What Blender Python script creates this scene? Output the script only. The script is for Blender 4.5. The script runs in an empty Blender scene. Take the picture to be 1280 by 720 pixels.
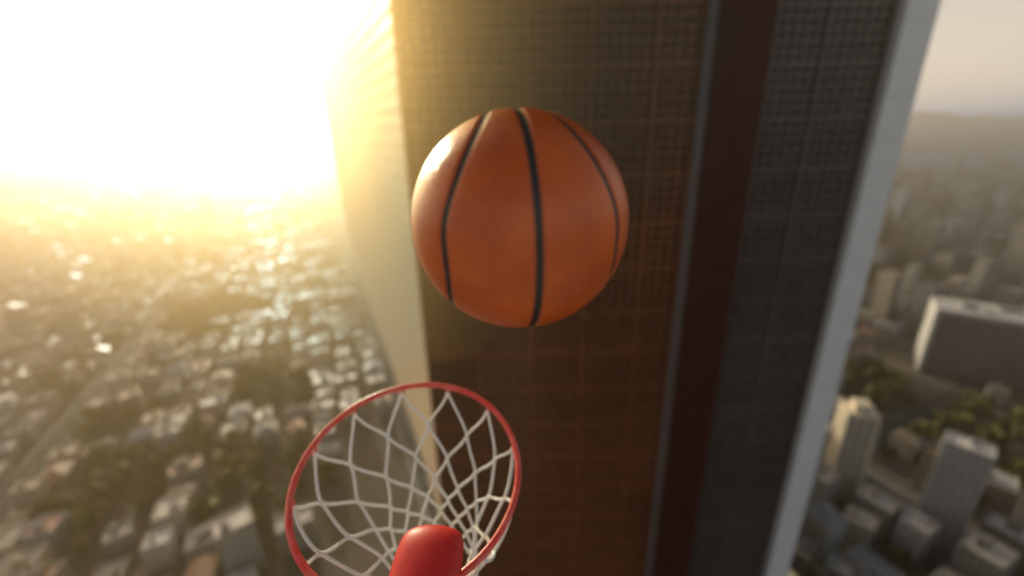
import bpy, math, random, bmesh
import numpy as np
from mathutils import Vector, Matrix
random.seed(7); rng=np.random.default_rng(7)
sc=bpy.context.scene
sc.view_settings.view_transform='Standard'; sc.view_settings.look='None'; sc.view_settings.exposure=0
R=math.radians
GZ=-220.0
SUN_AZ=-30.0; SUN_EL=15.0
TS=2.6           # tower scale
LB=GZ/TS         # tower local base

# ---------------- helpers
def link(o,parent=None):
    sc.collection.objects.link(o)
    if parent: o.parent=parent
    return o
def empty(name):
    return link(bpy.data.objects.new(name,None))
def mesh_obj(name,verts,faces,mats=(),parent=None,smooth=False,fm=None):
    me=bpy.data.meshes.new(name); me.from_pydata([tuple(v) for v in verts],[],faces); me.update()
    for m in mats: me.materials.append(m)
    if fm is not None: me.polygons.foreach_set('material_index',fm)
    if smooth: me.polygons.foreach_set('use_smooth',[True]*len(me.polygons))
    o=bpy.data.objects.new(name,me); return link(o,parent)
class NT:
    def __init__(s,m):
        m.use_nodes=True; s.t=m.node_tree; s.t.nodes.clear()
    def n(s,ty,**k):
        nd=s.t.nodes.new(ty)
        for a,b in k.items(): setattr(nd,a,b)
        return nd
    def l(s,a,b): s.t.links.new(a,b)
    def math(s,op,a,b=None,c=None):
        nd=s.t.nodes.new('ShaderNodeMath'); nd.operation=op
        for i,v in enumerate((a,b,c)):
            if v is None: continue
            if isinstance(v,(int,float)): nd.inputs[i].default_value=v
            else: s.l(v,nd.inputs[i])
        return nd.outputs[0]
    def mix(s,f,a,b,bt='MIX'):
        nd=s.t.nodes.new('ShaderNodeMix'); nd.data_type='RGBA'; nd.blend_type=bt
        for idx,v in ((0,f),(6,a),(7,b)):
            if isinstance(v,(int,float)): nd.inputs[idx].default_value=v
            elif isinstance(v,tuple): nd.inputs[idx].default_value=(*v,1)
            else: s.l(v,nd.inputs[idx])
        return nd.outputs[2]
    def bsdf(s,col=None,rough=.5,metal=0,spec=.5,normal=None):
        b=s.t.nodes.new('ShaderNodeBsdfPrincipled'); o=s.t.nodes.new('ShaderNodeOutputMaterial')
        if isinstance(col,tuple): b.inputs['Base Color'].default_value=(*col,1)
        elif col is not None: s.l(col,b.inputs['Base Color'])
        for nm,v in (('Roughness',rough),('Metallic',metal),('Specular IOR Level',spec)):
            if isinstance(v,(int,float)): b.inputs[nm].default_value=v
            else: s.l(v,b.inputs[nm])
        if normal is not None: s.l(normal,b.inputs['Normal'])
        s.l(b.outputs[0],o.inputs[0]); return b
    def noise(s,scale,detail=4,vec=None,rough=.55):
        nd=s.t.nodes.new('ShaderNodeTexNoise'); nd.inputs['Scale'].default_value=scale; nd.inputs['Detail'].default_value=detail; nd.inputs['Roughness'].default_value=rough
        if vec is not None: s.l(vec,nd.inputs['Vector'])
        return nd.outputs['Fac']
    def ramp(s,f,stops):
        nd=s.t.nodes.new('ShaderNodeValToRGB'); cr=nd.color_ramp
        while len(cr.elements)<len(stops): cr.elements.new(.5)
        for e,(p,c) in zip(cr.elements,stops):
            e.position=p; e.color=(*c,1) if isinstance(c,tuple) else (c,c,c,1)
        s.l(f,nd.inputs[0]); return nd.outputs[0]
    def bump(s,h,strength=.3,dist=.01):
        nd=s.t.nodes.new('ShaderNodeBump'); nd.inputs['Strength'].default_value=strength; nd.inputs['Distance'].default_value=dist
        s.l(h,nd.inputs['Height']); return nd.outputs[0]
def mat(name): 
    m=bpy.data.materials.new(name); return m,NT(m)
def simple(name,c,rough=.6,metal=0,ns=4,var=.25,spec=.5):
    m,t=mat(name); tc=t.n('ShaderNodeTexCoord').outputs['Object']
    f=t.noise(ns,5,tc)
    a=tuple(x*(1-var) for x in c); b=tuple(min(1,x*(1+var)) for x in c)
    t.bsdf(t.mix(f,a,b),rough,metal,spec); return m
BOXF=[(0,1,2,3),(7,6,5,4),(0,4,5,1),(1,5,6,2),(2,6,7,3),(3,7,4,0)]
def add_box(V,F,x0,x1,y0,y1,z0,z1):
    b=len(V)
    for z in (z0,z1):
        for x,y in ((x0,y0),(x0,y1),(x1,y1),(x1,y0)):
            V.append((x,y,z))
    F.extend([tuple(b+i for i in f) for f in BOXF])

# ---------------- world
w=bpy.data.worlds.new("World"); sc.world=w
wt=NT(w)
sky=wt.n('ShaderNodeTexSky'); sky.sky_type='NISHITA'; sky.sun_disc=False
sky.sun_elevation=R(SUN_EL); sky.sun_rotation=R(SUN_AZ); sky.dust_density=6.0; sky.air_density=1.0; sky.ozone_density=.6; sky.altitude=200
tn=wt.mix(1.0,sky.outputs[0],(1,.80,.62),'MULTIPLY')
# pale haze veil added to the low sky colour all round; brightens the scene
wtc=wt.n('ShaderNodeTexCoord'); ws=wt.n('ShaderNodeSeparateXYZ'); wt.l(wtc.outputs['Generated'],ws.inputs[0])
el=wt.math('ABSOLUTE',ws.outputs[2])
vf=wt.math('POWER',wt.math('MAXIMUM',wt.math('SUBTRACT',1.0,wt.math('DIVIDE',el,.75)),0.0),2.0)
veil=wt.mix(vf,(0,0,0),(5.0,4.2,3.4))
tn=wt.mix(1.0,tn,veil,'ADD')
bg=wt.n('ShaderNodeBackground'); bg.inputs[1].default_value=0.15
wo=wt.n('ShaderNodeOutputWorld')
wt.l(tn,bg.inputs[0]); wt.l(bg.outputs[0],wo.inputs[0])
S=Vector((math.sin(R(SUN_AZ))*math.cos(R(SUN_EL)),math.cos(R(SUN_AZ))*math.cos(R(SUN_EL)),math.sin(R(SUN_EL))))
sl=bpy.data.lights.new('sun','SUN'); sl.energy=5; sl.angle=R(.5); sl.color=(1,.72,.40)
so=link(bpy.data.objects.new('sun',sl)); so.rotation_euler=S.to_track_quat('Z','Y').to_euler()

# ---------------- camera
cd=bpy.data.cameras.new('camera'); cam=link(bpy.data.objects.new('camera',cd)); sc.camera=cam
cd.sensor_width=36; cd.lens=15.0; cd.clip_start=.02; cd.clip_end=60000
PITCH=19.6; ROLL=1.5
fw=Vector((0,math.cos(R(PITCH)),-math.sin(R(PITCH))))
q=(-fw).to_track_quat('Z','Y').to_matrix()
cam.matrix_world=(q@Matrix.Rotation(R(-ROLL),3,'Z')).to_4x4()
cd.dof.use_dof=True; cd.dof.focus_distance=.62; cd.dof.aperture_fstop=1.12

# ---------------- ground + water
m,t=mat('ground_mat'); tc=t.n('ShaderNodeTexCoord').outputs['Object']
f1=t.noise(.012,6,tc); f2=t.noise(.15,4,tc)
c=t.ramp(f1,[(.35,(.06,.055,.05)),(.5,(.14,.12,.10)),(.62,(.06,.07,.03))])
c=t.mix(f2,c,(.16,.13,.10)); t.bsdf(c,.95)
mesh_obj('ground',[(-30000,-30000,GZ),(30000,-30000,GZ),(30000,30000,GZ),(-30000,30000,GZ)],[(0,1,2,3)],[m])
m,t=mat('water_mat'); t.bsdf((.14,.16,.17),.3)
def rvr(x): return 3000+250*math.sin(x*.0006)-.1*x, 1500+250*math.sin(x*.0013)
V=[];F=[]
for i in range(46):
    x=900+i*300; yc,wd=rvr(x); V+= [(x,yc-wd/2,GZ+.05),(x,yc+wd/2,GZ+.05)]
    if i: b=2*i; F.append((b-2,b,b+1,b-1))
mesh_obj('river_water',V,F,[m])
def river(x,y):
    yc,wd=rvr(x); return x>880 and abs(y-yc)<wd/2+30

# ---------------- hills at horizon
V=[];F=[];n=240
for i in range(n+1):
    a=R(-80+160*i/n); d=12500
    h=120+130*math.sin(i*.11)+90*math.sin(i*.31+1)+50*math.sin(i*.83)+25*math.sin(i*1.9)
    if i>n*.55: h=h*.9+160
    V+=[(math.sin(a)*d,math.cos(a)*d,GZ-5),(math.sin(a)*(d+1500),math.cos(a)*(d+1500),GZ+max(20,h)),(math.sin(a)*(d+3500),math.cos(a)*(d+3500),GZ-5)]
    if i:
        b=3*i; F+=[(b-3,b,b+1,b-2),(b-2,b+1,b+2,b-1)]
mesh_obj('hills',V,F,[simple('hill_mat',(.30,.30,.30),.95,ns=.002)],smooth=True)

# ---------------- city
m,t=mat('city_wall_mat')
uv=t.n('ShaderNodeUVMap',uv_map='UVMap').outputs[0]; sx=t.n('ShaderNodeSeparateXYZ'); t.l(uv,sx.inputs[0])
fx=t.math('FRACT',t.math('DIVIDE',sx.outputs[0],3.1)); fy=t.math('FRACT',t.math('DIVIDE',sx.outputs[1],3.3))
wx=t.math('MULTIPLY',t.math('GREATER_THAN',fx,.25),t.math('LESS_THAN',fx,.8))
wy=t.math('MULTIPLY',t.math('GREATER_THAN',fy,.3),t.math('LESS_THAN',fy,.78))
win=t.math('MULTIPLY',wx,wy)
at=t.n('ShaderNodeAttribute',attribute_name='Col').outputs['Color']
tc=t.n('ShaderNodeTexCoord').outputs['Object']
base=t.mix(t.math('MULTIPLY',t.noise(.2,5,tc),.4),at,(.12,.09,.07))
col=t.mix(win,base,(.03,.03,.035)); rg=t.math('SUBTRACT',.85,t.math('MULTIPLY',win,.6))
t.bsdf(col,rg); wallm=m
m,t=mat('city_roof_mat'); at=t.n('ShaderNodeAttribute',attribute_name='Col').outputs['Color']
tc=t.n('ShaderNodeTexCoord').outputs['Object']
base=t.mix(t.ramp(t.noise(.35,6,tc,.7),[(.4,0.0),(.65,.5)]),at,(.09,.08,.07)); t.bsdf(base,.45,0,.8); roofm=m

class City:
    def __init__(s): s.V=[];s.F=[];s.M=[];s.C=[];s.U=[]
    def quad(s,p,mi,c,uv=None):
        b=len(s.V); s.V+=p; s.F.append(tuple(range(b,b+len(p)))); s.M.append(mi)
        s.C+= [c]*len(p); s.U+= uv if uv else [(0,0)]*len(p)
    def box(s,cx,cy,w,d,z0,z1,rot,cw,cr,pitched=False):
        ca,sa=math.cos(rot),math.sin(rot)
        P=[(cx+ca*x-sa*y,cy+sa*x+ca*y) for x,y in ((-w/2,-d/2),(w/2,-d/2),(w/2,d/2),(-w/2,d/2))]
        L=[w,d,w,d]; u=0
        for i in range(4):
            a,b=P[i],P[(i+1)%4]; h=z1-z0
            s.quad([(a[0],a[1],z0),(b[0],b[1],z0),(b[0],b[1],z1),(a[0],a[1],z1)],0,cw,[(u,0),(u+L[i],0),(u+L[i],h),(u,h)]); u+=L[i]
        if pitched:
            rh=min(w,d)*.28
            def T(x,y,z): return (cx+ca*x-sa*y,cy+sa*x+ca*y,z)
            if w>=d: r0,r1=T(-w/2+d*.25,0,z1+rh),T(w/2-d*.25,0,z1+rh)
            else: r0,r1=T(0,-d/2+w*.25,z1+rh),T(0,d/2-w*.25,z1+rh)
            o=.5; A=T(-w/2-o,-d/2-o,z1);B=T(w/2+o,-d/2-o,z1);C=T(w/2+o,d/2+o,z1);D=T(-w/2-o,d/2+o,z1)
            if w>=d:
                for p in ([A,B,r1,r0],[B,C,r1],[C,D,r0,r1],[D,A,r0]): s.quad(p,1,cr)
            else:
                for p in ([A,B,r0],[B,C,r1,r0],[C,D,r1],[D,A,r0,r1]): s.quad(p,1,cr)
        else:
            e=.5; Q=[(cx+ca*x-sa*y,cy+sa*x+ca*y) for x,y in ((-w/2+e,-d/2+e),(w/2-e,-d/2+e),(w/2-e,d/2-e),(-w/2+e,d/2-e))]
            for i in range(4):
                j=(i+1)%4
                s.quad([(*P[i],z1),(*P[j],z1),(*Q[j],z1),(*Q[i],z1)],1,cw)
                s.quad([(*Q[i],z1),(*Q[j],z1),(*Q[j],z1-1),(*Q[i],z1-1)],1,cw)
            s.quad([(*q_,z1-1) for q_ in Q],1,cr)
    def make(s,name):
        o=mesh_obj(name,s.V,s.F,[wallm,roofm],fm=s.M); me=o.data
        ca=me.color_attributes.new('Col','FLOAT_COLOR','POINT')
        ca.data.foreach_set('color',np.array([(*c,1) for c in s.C],dtype=np.float32).ravel())
        ul=me.uv_layers.new(name='UVMap'); vi=np.zeros(len(me.loops),dtype=np.int32); me.loops.foreach_get('vertex_index',vi)
        ul.data.foreach_set('uv',np.array(s.U,dtype=np.float32)[vi].ravel()); return o
def rc(lo,hi,warm=.1):
    v=random.uniform(lo,hi); k=random.uniform(-.03,warm); return (min(.85,v*(1+k)),v,max(.02,v*(1-k*1.4)))
def roofc():
    r=random.random()
    if r<.16: return (random.uniform(.3,.45),random.uniform(.16,.22),.11)
    if r<.55: return rc(.5,.8,.2)
    if r<.65: return (.25,.25,.27)
    return rc(.15,.4,.25)
PARKS=[(-165,225,48),(-262,235,40),(-225,350,42),(345,240,62),(300,330,40),(430,215,50),(-420,520,70),(-90,420,40),(560,620,90),(700,380,60),(-700,900,120),(230,300,30),(-330,300,26)]
def park(x,y): return any((x-a)**2+(y-b)**2<(r*(1+.3*math.sin(x*.05+y*.07)))**2 for a,b,r in PARKS)
def avenue(u,v): return abs((u+90)%260-130)<11 or abs((v+40)%340-170)<9
GR=R(24)
def rot2(x,y,a): return (x*math.cos(a)-y*math.sin(a),x*math.sin(a)+y*math.cos(a))
def tower_zone(x,y): return (-125<x<110 and 90<y<290) or (abs(x)<30 and y<10) or (340<x<480 and 300<y<400) or (185<x<225 and 190<y<235)
city=City(); trees=[]
def fill(step,r0,r1,jit,big):
    N=int(r1/step)+2
    for i in range(-N,N):
        for j in range(-N,N):
            u=i*step+random.uniform(-jit,jit); v=j*step+random.uniform(-jit,jit)
            x,y=rot2(u,v,GR); r=math.hypot(x,y)
            if r<r0 or r>=r1 or y<60 or abs(x)>y*1.6+120: continue
            if river(x,y) or tower_zone(x,y): continue
            if r<1500 and avenue(u,v): continue
            if park(x,y):
                trees.append((x,y,random.uniform(5,9))); 
                for k in range(2): trees.append((x+random.uniform(-9,9),y+random.uniform(-9,9),random.uniform(4,7)))
                continue
            p=random.random()
            if p<.07: trees.append((x,y,random.uniform(4,7))); continue
            wd=step*random.uniform(.5,.86)*big; dp=step*random.uniform(.5,.86)*big
            right=x>0
            h=random.choice([6,7,9,10,12,13,15,18]) if not right else random.choice([9,12,15,18,22,26,30])
            q_=random.random()
            if q_<(.03 if not right else .12): h=random.uniform(24,45) if not right else random.uniform(40,85)
            if r>1500: h*=random.uniform(.8,1.6)
            a=GR+(random.choice([0,0,0,.1,-.15,.3]) )
            cw=rc(.4,.75,.2) if not right else rc(.2,.7,.2); cr=roofc()
            pit=h<13 and random.random()<.45
            city.box(x,y,wd,dp,GZ,GZ+h,a,cw,cr,pit)
            if not pit and r<1600:
                for k in range(random.choice([1,1,2])):
                    ox,oy=rot2(random.uniform(-.25,.25)*wd,random.uniform(-.25,.25)*dp,a)
                    city.box(x+ox,y+oy,wd*random.uniform(.15,.35),dp*random.uniform(.15,.35),GZ+h-.95,GZ+h+random.uniform(1.5,4),a,cw,rc(.4,.8))
fill(22,0,800,3,1)
fill(34,800,1900,5,1)
fill(72,1900,7000,14,1)
city.make('city_buildings')

# ---------------- trees (one distant mass)
LV=[];LF=[];LC=[]
for (x,y,r) in trees:
    if math.hypot(x,y)>1100: continue
    n=46; tone=random.uniform(.7,1.3)
    P=rng.normal(size=(n,3)); P/=np.linalg.norm(P,axis=1)[:,None]; P*=(rng.random(n)**.4)[:,None]
    hh=r*1.15
    for p in P:
        c=np.array([x+p[0]*r,y+p[1]*r,GZ+hh+2+p[2]*hh*.8]); a=rng.normal(size=3); a/=np.linalg.norm(a); b=np.cross(a,rng.normal(size=3)); b/=np.linalg.norm(b)
        s_=r*random.uniform(.16,.36); k=len(LV)
        LV+= [tuple(c-a*s_-b*s_*.6),tuple(c+a*s_-b*s_*.7),tuple(c+a*s_*.8+b*s_),tuple(c-a*s_*.7+b*s_*.8)]
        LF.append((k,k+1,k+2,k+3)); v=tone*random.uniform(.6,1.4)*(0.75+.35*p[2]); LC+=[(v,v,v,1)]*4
    k=len(LV)
    for z,rr in ((GZ,.45),(GZ+hh*1.1,.2)):
        for q4 in range(4): LV.append((x+rr*math.cos(q4*1.571),y+rr*math.sin(q4*1.571),z)); LC.append((0,0,0,1))
    for q4 in range(4): LF.append((k+q4,k+(q4+1)%4,k+4+(q4+1)%4,k+4+q4))
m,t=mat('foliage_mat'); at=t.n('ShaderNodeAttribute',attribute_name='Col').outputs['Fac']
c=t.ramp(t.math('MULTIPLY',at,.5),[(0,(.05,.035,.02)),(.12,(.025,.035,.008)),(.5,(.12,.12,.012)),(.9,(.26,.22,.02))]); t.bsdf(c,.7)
o=mesh_obj('tree_mass',LV,LF,[m]); ca=o.data.color_attributes.new('Col','FLOAT_COLOR','POINT'); ca.data.foreach_set('color',np.array(LC,dtype=np.float32).ravel())

# ---------------- roads + kerbs + markings + traffic
asph=simple('asphalt_mat',(.05,.05,.052),.9,ns=.3); paint=simple('road_paint_mat',(.75,.75,.72),.7,ns=2,var=.1); pav=simple('pavement_mat',(.3,.29,.27),.9,ns=.5)
RV=[];RF=[];PV=[];PF=[];KV=[];KF=[];cars=[]
def strip(V,F,u0,u1,v0,v1,z):
    b=len(V)
    for u,v in ((u0,v0),(u1,v0),(u1,v1),(u0,v1)):
        x,y=rot2(u,v,GR); V.append((x,y,z))
    F.append((b,b+1,b+2,b+3))
def rbox(V,F,u0,u1,v0,v1,z0,z1):
    b=len(V)
    for z in (z0,z1):
        for u,v in ((u0,v0),(u1,v0),(u1,v1),(u0,v1)):
            x,y=rot2(u,v,GR); V.append((x,y,z))
    F.extend([(b+4,b+5,b+6,b+7),(b,b+1,b+5,b+4),(b+1,b+2,b+6,b+5),(b+2,b+3,b+7,b+6),(b+3,b,b+4,b+7)])
for k in range(-6,6):
    u=k*260-90+130
    strip(RV,RF,u-8,u+8,-1500,1500,GZ+.02)
    for s_ in (-1,1): rbox(KV,KF,u+s_*9.5-1.5,u+s_*9.5+1.5,-1500,1500,GZ,GZ+.14)
    for i in range(-250,250):
        for o_ in (-4,0,4): strip(PV,PF,u+o_-.12,u+o_+.12,i*6,i*6+3,GZ+.05)
        if random.random()<.55: cars.append((u+random.choice([-6,-2,2,6]),i*6,0))
for k in range(-5,5):
    v=k*340-40+170
    strip(RV,RF,-1500,1500,v-6.5,v+6.5,GZ+.03)
    for i in range(-250,250):
        strip(PV,PF,i*6,i*6+3,v-.12,v+.12,GZ+.055)
        if random.random()<.45: cars.append((i*6,v+random.choice([-4,-1.7,1.7,4]),1))
mesh_obj('road',RV,RF,[asph]); mesh_obj('road_markings',PV,PF,[paint]); mesh_obj('pavement',KV,KF,[pav])
TV=[];TF=[];TM=[]
for u,v,ax in cars:
    if math.hypot(u,v)>900: continue
    L,W=2.2,.9
    for (l0,l1,ww,z0,z1) in ((-L,L,W,.3,.9),(-L*.6,L*.45,W*.85,.9,1.45)):
        b=len(TF)
        if ax==0: rbox(TV,TF,u-ww,u+ww,v+l0,v+l1,GZ+z0,GZ+z1)
        else: rbox(TV,TF,u+l0,u+l1,v-ww,v+ww,GZ+z0,GZ+z1)
        mi=random.choice([0,1]) if z0<.5 else 2
        TM+=[mi]*(len(TF)-b)
mesh_obj('traffic_cars',TV,TF,[simple('car_white_mat',(.7,.7,.7),.3),simple('car_dark_mat',(.08,.08,.1),.3),simple('car_glass_mat',(.02,.02,.03),.1)],fm=TM)

# ---------------- landmark blocks on the right
stone=simple('pale_stone_mat',(.62,.59,.55),.7,ns=.3); dglass=simple('dark_glass_mat',(.03,.035,.05),.2,ns=.2)
ob=empty('office_block'); ob.location=(425,345,GZ); ob.rotation_euler=(0,0,R(-38))
V=[];F=[]; add_box(V,F,-36,36,-18,18,0,60); mesh_obj('glass_volume',V,F,[dglass],ob)
V=[];F=[]
for x in (-38,36): add_box(V,F,x,x+3,-20,20,0,64)
add_box(V,F,-34.9,35.9,-20,20,60.1,64)
for z in range(4,58,4): add_box(V,F,-34.9,35.9,-18.3,-18.02,z,z+.5)
for x in range(-32,36,6): add_box(V,F,x,x+.4,-18.7,-18.32,0,60)
mesh_obj('stone_frame',V,F,[stone],ob)
V=[];F=[]
for x0,y0,w_,d_,h_ in ((-20,-6,9,7,4),(4,2,14,8,3),(22,-8,6,6,5),(-6,-12,4,3,2)): add_box(V,F,x0,x0+w_,y0,y0+d_,64.01,64+h_)
mesh_obj('roof_plant',V,F,[simple('roof_plant_mat',(.3,.29,.28),.7,ns=.5)],ob)
ob=empty('apartment_tower'); ob.location=(205,213,GZ); ob.rotation_euler=(0,0,R(-20))
cream=simple('cream_render_mat',(.72,.64,.5),.8,ns=.3)
V=[];F=[]; add_box(V,F,-8,8,-7,7,0,62); add_box(V,F,-4,4,-4,4,62,67)
for z in range(3,60,3): add_box(V,F,-8.8,8.8,-8.2,-7.02,z,z+.9)
mesh_obj('walls',V,F,[cream],ob)
V=[];F=[]
for z in range(3,60,3):
    for x in (-6.5,-2,2.5): add_box(V,F,x,x+3.2,-7.015,-6.9,z+1,z+2.6); 
    for y in (-5,0.5): add_box(V,F,-8.02,-7.9,y,y+3,z+1,z+2.4); add_box(V,F,7.9,8.02,y,y+3,z+1,z+2.4)
mesh_obj('windows',V,F,[dglass],ob)

# ---------------- skyscraper (built at 1/TS then scaled)
sky_e=empty('skyscraper'); sky_e.scale=(TS,TS,TS)
TOP=80.0
def panel_mat(name,c0,c1,px,pz,rough,spec=.5,metal=0.):
    m,t=mat(name); tc=t.n('ShaderNodeTexCoord').outputs['Object']
    dv=t.n('ShaderNodeVectorMath',operation='DIVIDE'); dv.inputs[1].default_value=(px,1000,pz); t.l(tc,dv.inputs[0])
    fl=t.n('ShaderNodeVectorMath',operation='FLOOR'); t.l(dv.outputs[0],fl.inputs[0])
    wn=t.n('ShaderNodeTexWhiteNoise'); t.l(fl.outputs[0],wn.inputs['Vector'])
    f=t.math('POWER',wn.outputs['Value'],2.5)
    rg=t.math('ADD',rough,t.math('MULTIPLY',wn.outputs['Value'],.2))
    t.bsdf(t.mix(f,c0,c1),rg,metal,spec); return m
PB=.9
gl_brown=panel_mat('bronze_glass_mat',(.004,.0015,.001),(.045,.014,.007),PB,PB,.12,.3)
gl_grey=panel_mat('grey_glass_mat',(.004,.0035,.004),(.035,.03,.032),PB,PB,.12,.3)
bronze=simple('bronze_fin_mat',(.26,.078,.032),.45,.1,ns=.08,var=.4,spec=.35)
greyfin=simple('grey_fin_mat',(.14,.11,.112),.5,.1,ns=.08,var=.3,spec=.4)
maroon=simple('maroon_pier_mat',(.05,.007,.004),.5,0,ns=.5,var=.5,spec=.2)
white=simple('white_column_mat',(.80,.81,.84),.5,0,ns=.3,var=.07)
lstone=simple('light_cladding_mat',(.84,.70,.50),.5,0,ns=.15,var=.12)
core=simple('core_mat',(.12,.10,.09),.8)
fp=[(-9.0,40.2),(17.3,40.2),(17.3,42.3),(33.6,42.3),(36.0,44),(33,78),(-14.5,78)]
V=[(x,y,z) for z in (LB,TOP) for x,y in fp]; n=len(fp)
F=[tuple(range(n))[::-1],tuple(range(n,2*n))]+[(i,(i+1)%n,n+(i+1)%n,n+i) for i in range(n)]
mesh_obj('core_walls',V,F,[core],sky_e)
mesh_obj('bronze_glazing',[(-9.2,40.1,LB),(17.0,40.1,LB),(17.0,40.1,TOP),(-9.2,40.1,TOP)],[(0,1,2,3)],[gl_brown],sky_e)
mesh_obj('grey_glazing',[(21.6,42.2,LB),(33.6,42.2,LB),(33.6,42.2,TOP),(21.6,42.2,TOP)],[(0,1,2,3)],[gl_grey],sky_e)
def grid(name,x0,x1,y,z0,z1,sp,m_):
    V=[];F=[];k=0;x=math.ceil(x0/sp)*sp
    while x<x1-.3:
        big=k%6==0; h=.16 if big else .10
        add_box(V,F,x-h,x+h,y-(.36 if big else .22),y-.05,z0,z1); x+=sp;k+=1
    k=0;z=math.ceil(z0/sp)*sp
    while z<z1:
        big=k%5==0; h=.18 if big else .11
        add_box(V,F,x0+.05,x1-.02,y-.2,y-.04,z-h,z+h); z+=sp;k+=1
    mesh_obj(name,V,F,[m_],sky_e)
grid('bronze_fins',-9.2,17.0,40.1,LB,TOP,PB,bronze)
grid('grey_fins',21.65,33.6,42.2,LB,TOP,PB,greyfin)
V=[];F=[]; add_box(V,F,17.05,21.6,38.9,42.25,LB,TOP)
for z in np.arange(LB,TOP,3): add_box(V,F,17.0,21.65,38.85,38.895,z,z+.1)
mesh_obj('maroon_pier',V,F,[maroon],sky_e)
V=[];F=[]; add_box(V,F,16.3,17.04,39.2,40.2,LB,TOP); mesh_obj('pier_edge_trim',V,F,[greyfin],sky_e)
V=[];F=[]
for z in np.arange(LB,TOP,3): add_box(V,F,33.65,36.4,41.2,43.9,z,z+2.97)
mesh_obj('white_column',V,F,[white],sky_e)
def wp(t_,z,off=0):
    n_=Vector((60,30.6,0)).normalized()
    return (-9.25-30.6*t_+n_.x*off,39.9+60*t_+n_.y*off,z)
prof=[(0,TOP),(1.3,TOP),(1.03,27),(.84,-17),(.45,-31),(.17,-38),(0,-46)]
n=len(prof); V=[wp(a,b) for a,b in prof]+[wp(a,b,4) for a,b in prof]
F=[tuple(range(n)),tuple(range(n,2*n))[::-1]]+[(i,(i+1)%n,n+(i+1)%n,n+i) for i in range(n)]
mesh_obj('light_wing_wall',V,F,[lstone],sky_e)
V=[];F=[]
def tmax(z):
    for (a,b),(c_,d) in zip(prof[1:],prof[2:]):
        if d<=z<=b: return c_+(a-c_)*(z-d)/(b-d)
    return 0
for z in np.arange(-44,TOP-1,1.5):
    tm=tmax(z)
    if tm<.03: continue
    b=len(V); 
    for zz in (z,z+.12):
        V+=[wp(.0,zz,-.02),wp(tm,zz,-.02),wp(tm,zz,-.08),wp(.0,zz,-.08)]
    F.extend([tuple(b+i for i in f) for f in BOXF])
mesh_obj('wing_ledges',V,F,[simple('ledge_mat',(.6,.46,.3),.6)],sky_e)

# ---------------- rooftop the hoop stands on (below and behind the camera)
rt=empty('rooftop_terrace')
V=[];F=[]; add_box(V,F,-12,12,-25,1.0,GZ,-3.2); mesh_obj('tower_walls',V,F,[stone],rt)
V=[];F=[]; add_box(V,F,-12.1,12.1,.8,1.1,-3.19,-2.9); add_box(V,F,-12.1,12.1,-25.1,-24.8,-3.19,-2.2); mesh_obj('parapet',V,F,[core],rt)

# ---------------- basketball hoop
hoop=empty('basketball_hoop')
m,t=mat('red_paint_mat'); tc=t.n('ShaderNodeTexCoord').outputs['Object']
f=t.noise(60,5,tc); t.bsdf(t.mix(f,(.55,.018,.018),(.78,.045,.04)),.42,0,.4,t.bump(t.noise(250,3,tc),.1,.001)); red=m
m,t=mat('rim_paint_mat'); tc=t.n('ShaderNodeTexCoord').outputs['Object']
f=t.ramp(t.noise(35,6,tc),[(.4,0.0),(.7,1.0)]); t.bsdf(t.mix(f,(.80,.06,.05),(.86,.19,.15)),.3,0,.6,t.bump(t.noise(250,3,tc),.1,.001)); rimm=m
m,t=mat('net_cord_mat'); tc=t.n('ShaderNodeTexCoord').outputs['Object']
b_=t.bsdf(t.mix(t.noise(300,3,tc),(.85,.84,.8),(.95,.94,.92)),.7,0,.3,t.bump(t.noise(900,2,tc),.5,.001)); cord=m
b_.inputs['Subsurface Weight'].default_value=.35; b_.inputs['Subsurface Radius'].default_value=(.004,.004,.004)
C=Vector((-.222,.695,-.637)); RR=.225; TILT=R(17)
def rimp(a,r=RR,dz=0):
    v=Vector((r*math.cos(a),r*math.sin(a),dz)); v.rotate(Matrix.Rotation(TILT,3,'X')); return C+v
V=[];F=[];n=96;k_=14;rr=.0066
for i in range(n):
    a=2*math.pi*i/n
    for j in range(k_):
        b=2*math.pi*j/k_; V.append(rimp(a,RR+rr*math.cos(b),rr*math.sin(b)))
for i in range(n):
    for j in range(k_):
        F.append((i*k_+j,((i+1)%n)*k_+j,((i+1)%n)*k_+(j+1)%k_,i*k_+(j+1)%k_))
mesh_obj('rim',V,F,[rimm],hoop,True)
def curve(name,splines,bev,m_,parent):
    cu=bpy.data.curves.new(name,'CURVE'); cu.dimensions='3D'; cu.bevel_depth=bev; cu.bevel_resolution=3; cu.materials.append(m_)
    for pts in splines:
        s=cu.splines.new('POLY'); s.points.add(len(pts)-1)
        for p,q_ in zip(s.points,pts): p.co=(*q_,1)
        s.use_smooth=True
    return link(bpy.data.objects.new(name,cu),parent)
NH=12
hk=[]
for i in range(NH):
    a=2*math.pi*(i+.5)/NH
    hk.append([rimp(a+.035*math.cos(b),RR-.001+.003*math.cos(b),-.006-.012*max(0,math.sin(b))) for b in np.linspace(0,math.pi,9)])
curve('net_hooks',hk,.0022,rimm,hoop)
H=.33
def netp(a,s):
    r=.222*(.55*(1-s)**2.2+.10*(1-s))+.222*.35*(1-s)+.076*s
    sag=1-.04*math.sin(a*3+s*5)-.03*math.sin(a*5+2)*math.sin(s*math.pi)
    top=rimp(a,RR-.004,-.014)
    cx=C.x+.045*s; cy=C.y+.03*s
    z=top.z*(1-s)+(C.z-H)*s+.008*math.sin(a*4+1)*math.sin(s*math.pi)
    blend=min(1,s*2)
    px=cx+r*sag*math.cos(a); py=cy+r*sag*math.sin(a)
    return Vector((top.x*(1-blend)+px*blend, top.y*(1-blend)+py*blend, z))
spl=[]
ROWS=8
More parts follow.
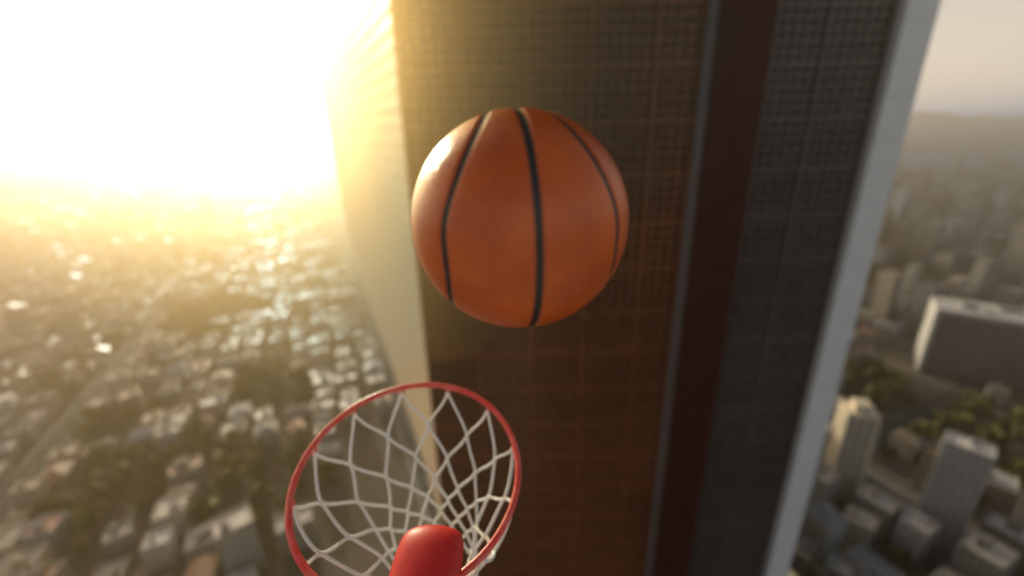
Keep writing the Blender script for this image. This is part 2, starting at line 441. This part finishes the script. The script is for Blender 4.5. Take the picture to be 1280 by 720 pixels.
lev=[0,.24,.40,.52,.63,.73,.82,.91,1.0]
for i in range(NH):
    for d in (-1,1):
        pts=[]
        for r_ in range(ROWS):
            s0,s1=lev[r_],lev[r_+1]
            a0=2*math.pi*(i+.5+d*.5*r_)/NH; a1=a0+d*math.pi/NH
            for q_ in range(6):
                u=q_/6; e=u*u*(3-2*u)*.5+u*.5
                pts.append(netp(a0+(a1-a0)*e,s0+(s1-s0)*(u+.1*math.sin(u*math.pi))))
        pts.append(netp(a1,1.0)); spl.append(pts)
curve('net',spl,.0035,cord,hoop)
bm=bmesh.new()
for r_ in range(1,ROWS+1):
    for i in range(NH):
        a=2*math.pi*(i+.5+.5*r_)/NH; p=netp(a,lev[r_]); bmesh.ops.create_icosphere(bm,subdivisions=1,radius=.0056,matrix=Matrix.Translation(p))
me=bpy.data.meshes.new('net_knots'); bm.to_mesh(me); bm.free(); me.materials.append(cord); link(bpy.data.objects.new('net_knots',me),hoop)
D=Vector((.004,.033,-.004))
path=[(Vector((-.148,.527,-.645)),.034,.010),(Vector((-.149,.521,-.640)),.052,.020),(Vector((-.150,.505,-.640)),.058,.026),(Vector((-.153,.475,-.648)),.060,.028),(Vector((-.16,.42,-.67)),.062,.032),(Vector((-.18,.32,-.72)),.062,.045),(Vector((-.2,.22,-.82)),.06,.055),(Vector((-.2,.17,-.97)),.06,.06),(Vector((-.2,.15,-3.15)),.06,.06)]
path=[(p+D,a_*.95,b_) for p,a_,b_ in path]
V=[];F=[];ns=28
for i,(p,a_,b_) in enumerate(path):
    t0=path[max(0,i-1)][0]; t1=path[min(len(path)-1,i+1)][0]; T=(t1-t0).normalized()
    X=Vector((1,0,0)); X=(X-T*X.dot(T)).normalized(); Z=X.cross(T).normalized()
    for j in range(ns):
        g=2*math.pi*j/ns; V.append(p+X*a_*math.cos(g)+Z*b_*math.sin(g))
for i in range(len(path)-1):
    for j in range(ns): F.append((i*ns+j,i*ns+(j+1)%ns,(i+1)*ns+(j+1)%ns,(i+1)*ns+j))
F.append(tuple(range(ns))[::-1]); F.append(tuple(range((len(path)-1)*ns,len(path)*ns)))
o=mesh_obj('support_arm',V,F,[red],hoop,True)
sm=o.modifiers.new('s','SUBSURF'); sm.levels=2; sm.render_levels=2
V=[];F=[]; add_box(V,F,-.4,0,-.05,.38,-3.199,-3.10); mesh_obj('base_plate',V,F,[red],hoop)

# ---------------- basketball
BR=.12
bpos=Vector((.0105,.482,-.092))
fwd=(-bpos).normalized()
up=Vector((.0,0,1)); right=up.cross(fwd).normalized(); up=fwd.cross(right).normalized()
nu,nv=720,360
TH=np.linspace(0,np.pi,nv+1)[:,None]; PH=np.linspace(0,2*np.pi,nu,endpoint=False)[None,:]
X=np.cos(TH)+0*PH; Y=np.sin(TH)*np.sin(PH); Z=np.sin(TH)*np.cos(PH)
off=np.degrees(np.arcsin(np.clip(X,-1,1)))
phi=np.degrees(np.arctan2(Y,Z))
psi=np.abs((phi-84+180)%360-180)
tt=np.clip((psi-6)/88,0,1); sm_=tt*tt*(3-2*tt)
cur=15+30*sm_
d1=np.abs(off)
slope=30*6*tt*(1-tt)/88
d2=np.abs(np.abs(off)-cur)/np.sqrt(1+slope**2)
pp=np.sin(np.radians(phi-90))*np.cos(np.radians(off)); d3=np.degrees(np.abs(np.arcsin(np.clip(pp,-1,1))))
d=np.minimum(np.minimum(d1,d2),d3)
wseam=1.8
mask=np.clip((wseam+.35-d)/.7,0,1)
rad=BR*(1-.018*np.clip(1-(d/(wseam+1.1))**2,0,1))
P=np.stack([X*rad,Y*rad,Z*rad],-1).reshape(-1,3)
yaw=R(8); Rm=np.array([[math.cos(yaw),0,math.sin(yaw)],[0,1,0],[-math.sin(yaw),0,math.cos(yaw)]])
rl=R(3); Rz=np.array([[math.cos(rl),-math.sin(rl),0],[math.sin(rl),math.cos(rl),0],[0,0,1]])
P=P@(Rz@Rm).T
B=np.array([right,up,fwd]); W=P@B
idx=np.arange((nv+1)*nu).reshape(nv+1,nu)
a=idx[:-1,:];b=np.roll(idx,-1,1)[:-1,:];c_=np.roll(idx,-1,1)[1:,:];dd=idx[1:,:]
Fq=np.stack([a,dd,c_,b],-1).reshape(-1,4)
m,t=mat('basketball_leather_mat'); tc=t.n('ShaderNodeTexCoord').outputs['Object']
at=t.n('ShaderNodeAttribute',attribute_name='Seam').outputs['Fac']
vo=t.n('ShaderNodeTexVoronoi'); vo.inputs['Scale'].default_value=420; t.l(tc,vo.inputs['Vector'])
inv=t.math('SUBTRACT',1,at)
hgt=t.math('MULTIPLY',t.ramp(vo.outputs['Distance'],[(.1,1.0),(.6,0.0)]),inv)
oc=t.mix(t.ramp(t.noise(14,6,tc),[(.35,0.0),(.7,1.0)]),(.54,.088,.006),(.74,.15,.012))
oc=t.mix(t.math('MULTIPLY',vo.outputs['Distance'],.35),oc,(.30,.04,.004))
col=t.mix(at,oc,(.012,.016,.018))
t.bsdf(col,t.math('ADD',.28,t.math('MULTIPLY',at,.2)),0,.6,t.bump(hgt,.35,.0009))
o=mesh_obj('basketball',W,[tuple(int(i) for i in f) for f in Fq],[m],smooth=True)
ca=o.data.color_attributes.new('Seam','FLOAT_COLOR','POINT')
mk=mask.reshape(-1); ca.data.foreach_set('color',np.stack([mk,mk,mk,np.ones_like(mk)],-1).astype(np.float32).ravel())
o.location=bpos

# ---------------- haze, plus an added glow volume (both scattering volumes)
def haze_mat(name,lobes):
    m,t=mat(name); prev=None
    for col,dens,g in lobes:
        vs=t.n('ShaderNodeVolumeScatter'); vs.inputs['Color'].default_value=(*col,1); vs.inputs['Density'].default_value=dens; vs.inputs['Anisotropy'].default_value=g
        if prev is None: prev=vs.outputs[0]
        else:
            ad=t.n('ShaderNodeAddShader'); t.l(prev,ad.inputs[0]); t.l(vs.outputs[0],ad.inputs[1]); prev=ad.outputs[0]
    oo=t.n('ShaderNodeOutputMaterial'); t.l(prev,oo.inputs['Volume']); return m
V=[];F=[]; add_box(V,F,-9000,3000,-1500,9500,GZ-20,32)
mesh_obj('haze',V,F,[haze_mat('haze_mat',[((1,.76,.46),.00092,.80)])])
bm=bmesh.new(); bmesh.ops.create_icosphere(bm,subdivisions=5,radius=1)  # added volume, shaped to lay a golden bloom over the tower's upper left
for v in bm.verts: v.co=Vector((-30+v.co.x*76, 108+v.co.y*78, 30+v.co.z*82))
me=bpy.data.meshes.new('bloom_glow_volume'); bm.to_mesh(me); bm.free(); me.materials.append(haze_mat('bloom_glow_mat',[((1,.45,.14),.0062,.82)])); link(bpy.data.objects.new('bloom_glow_volume',me))
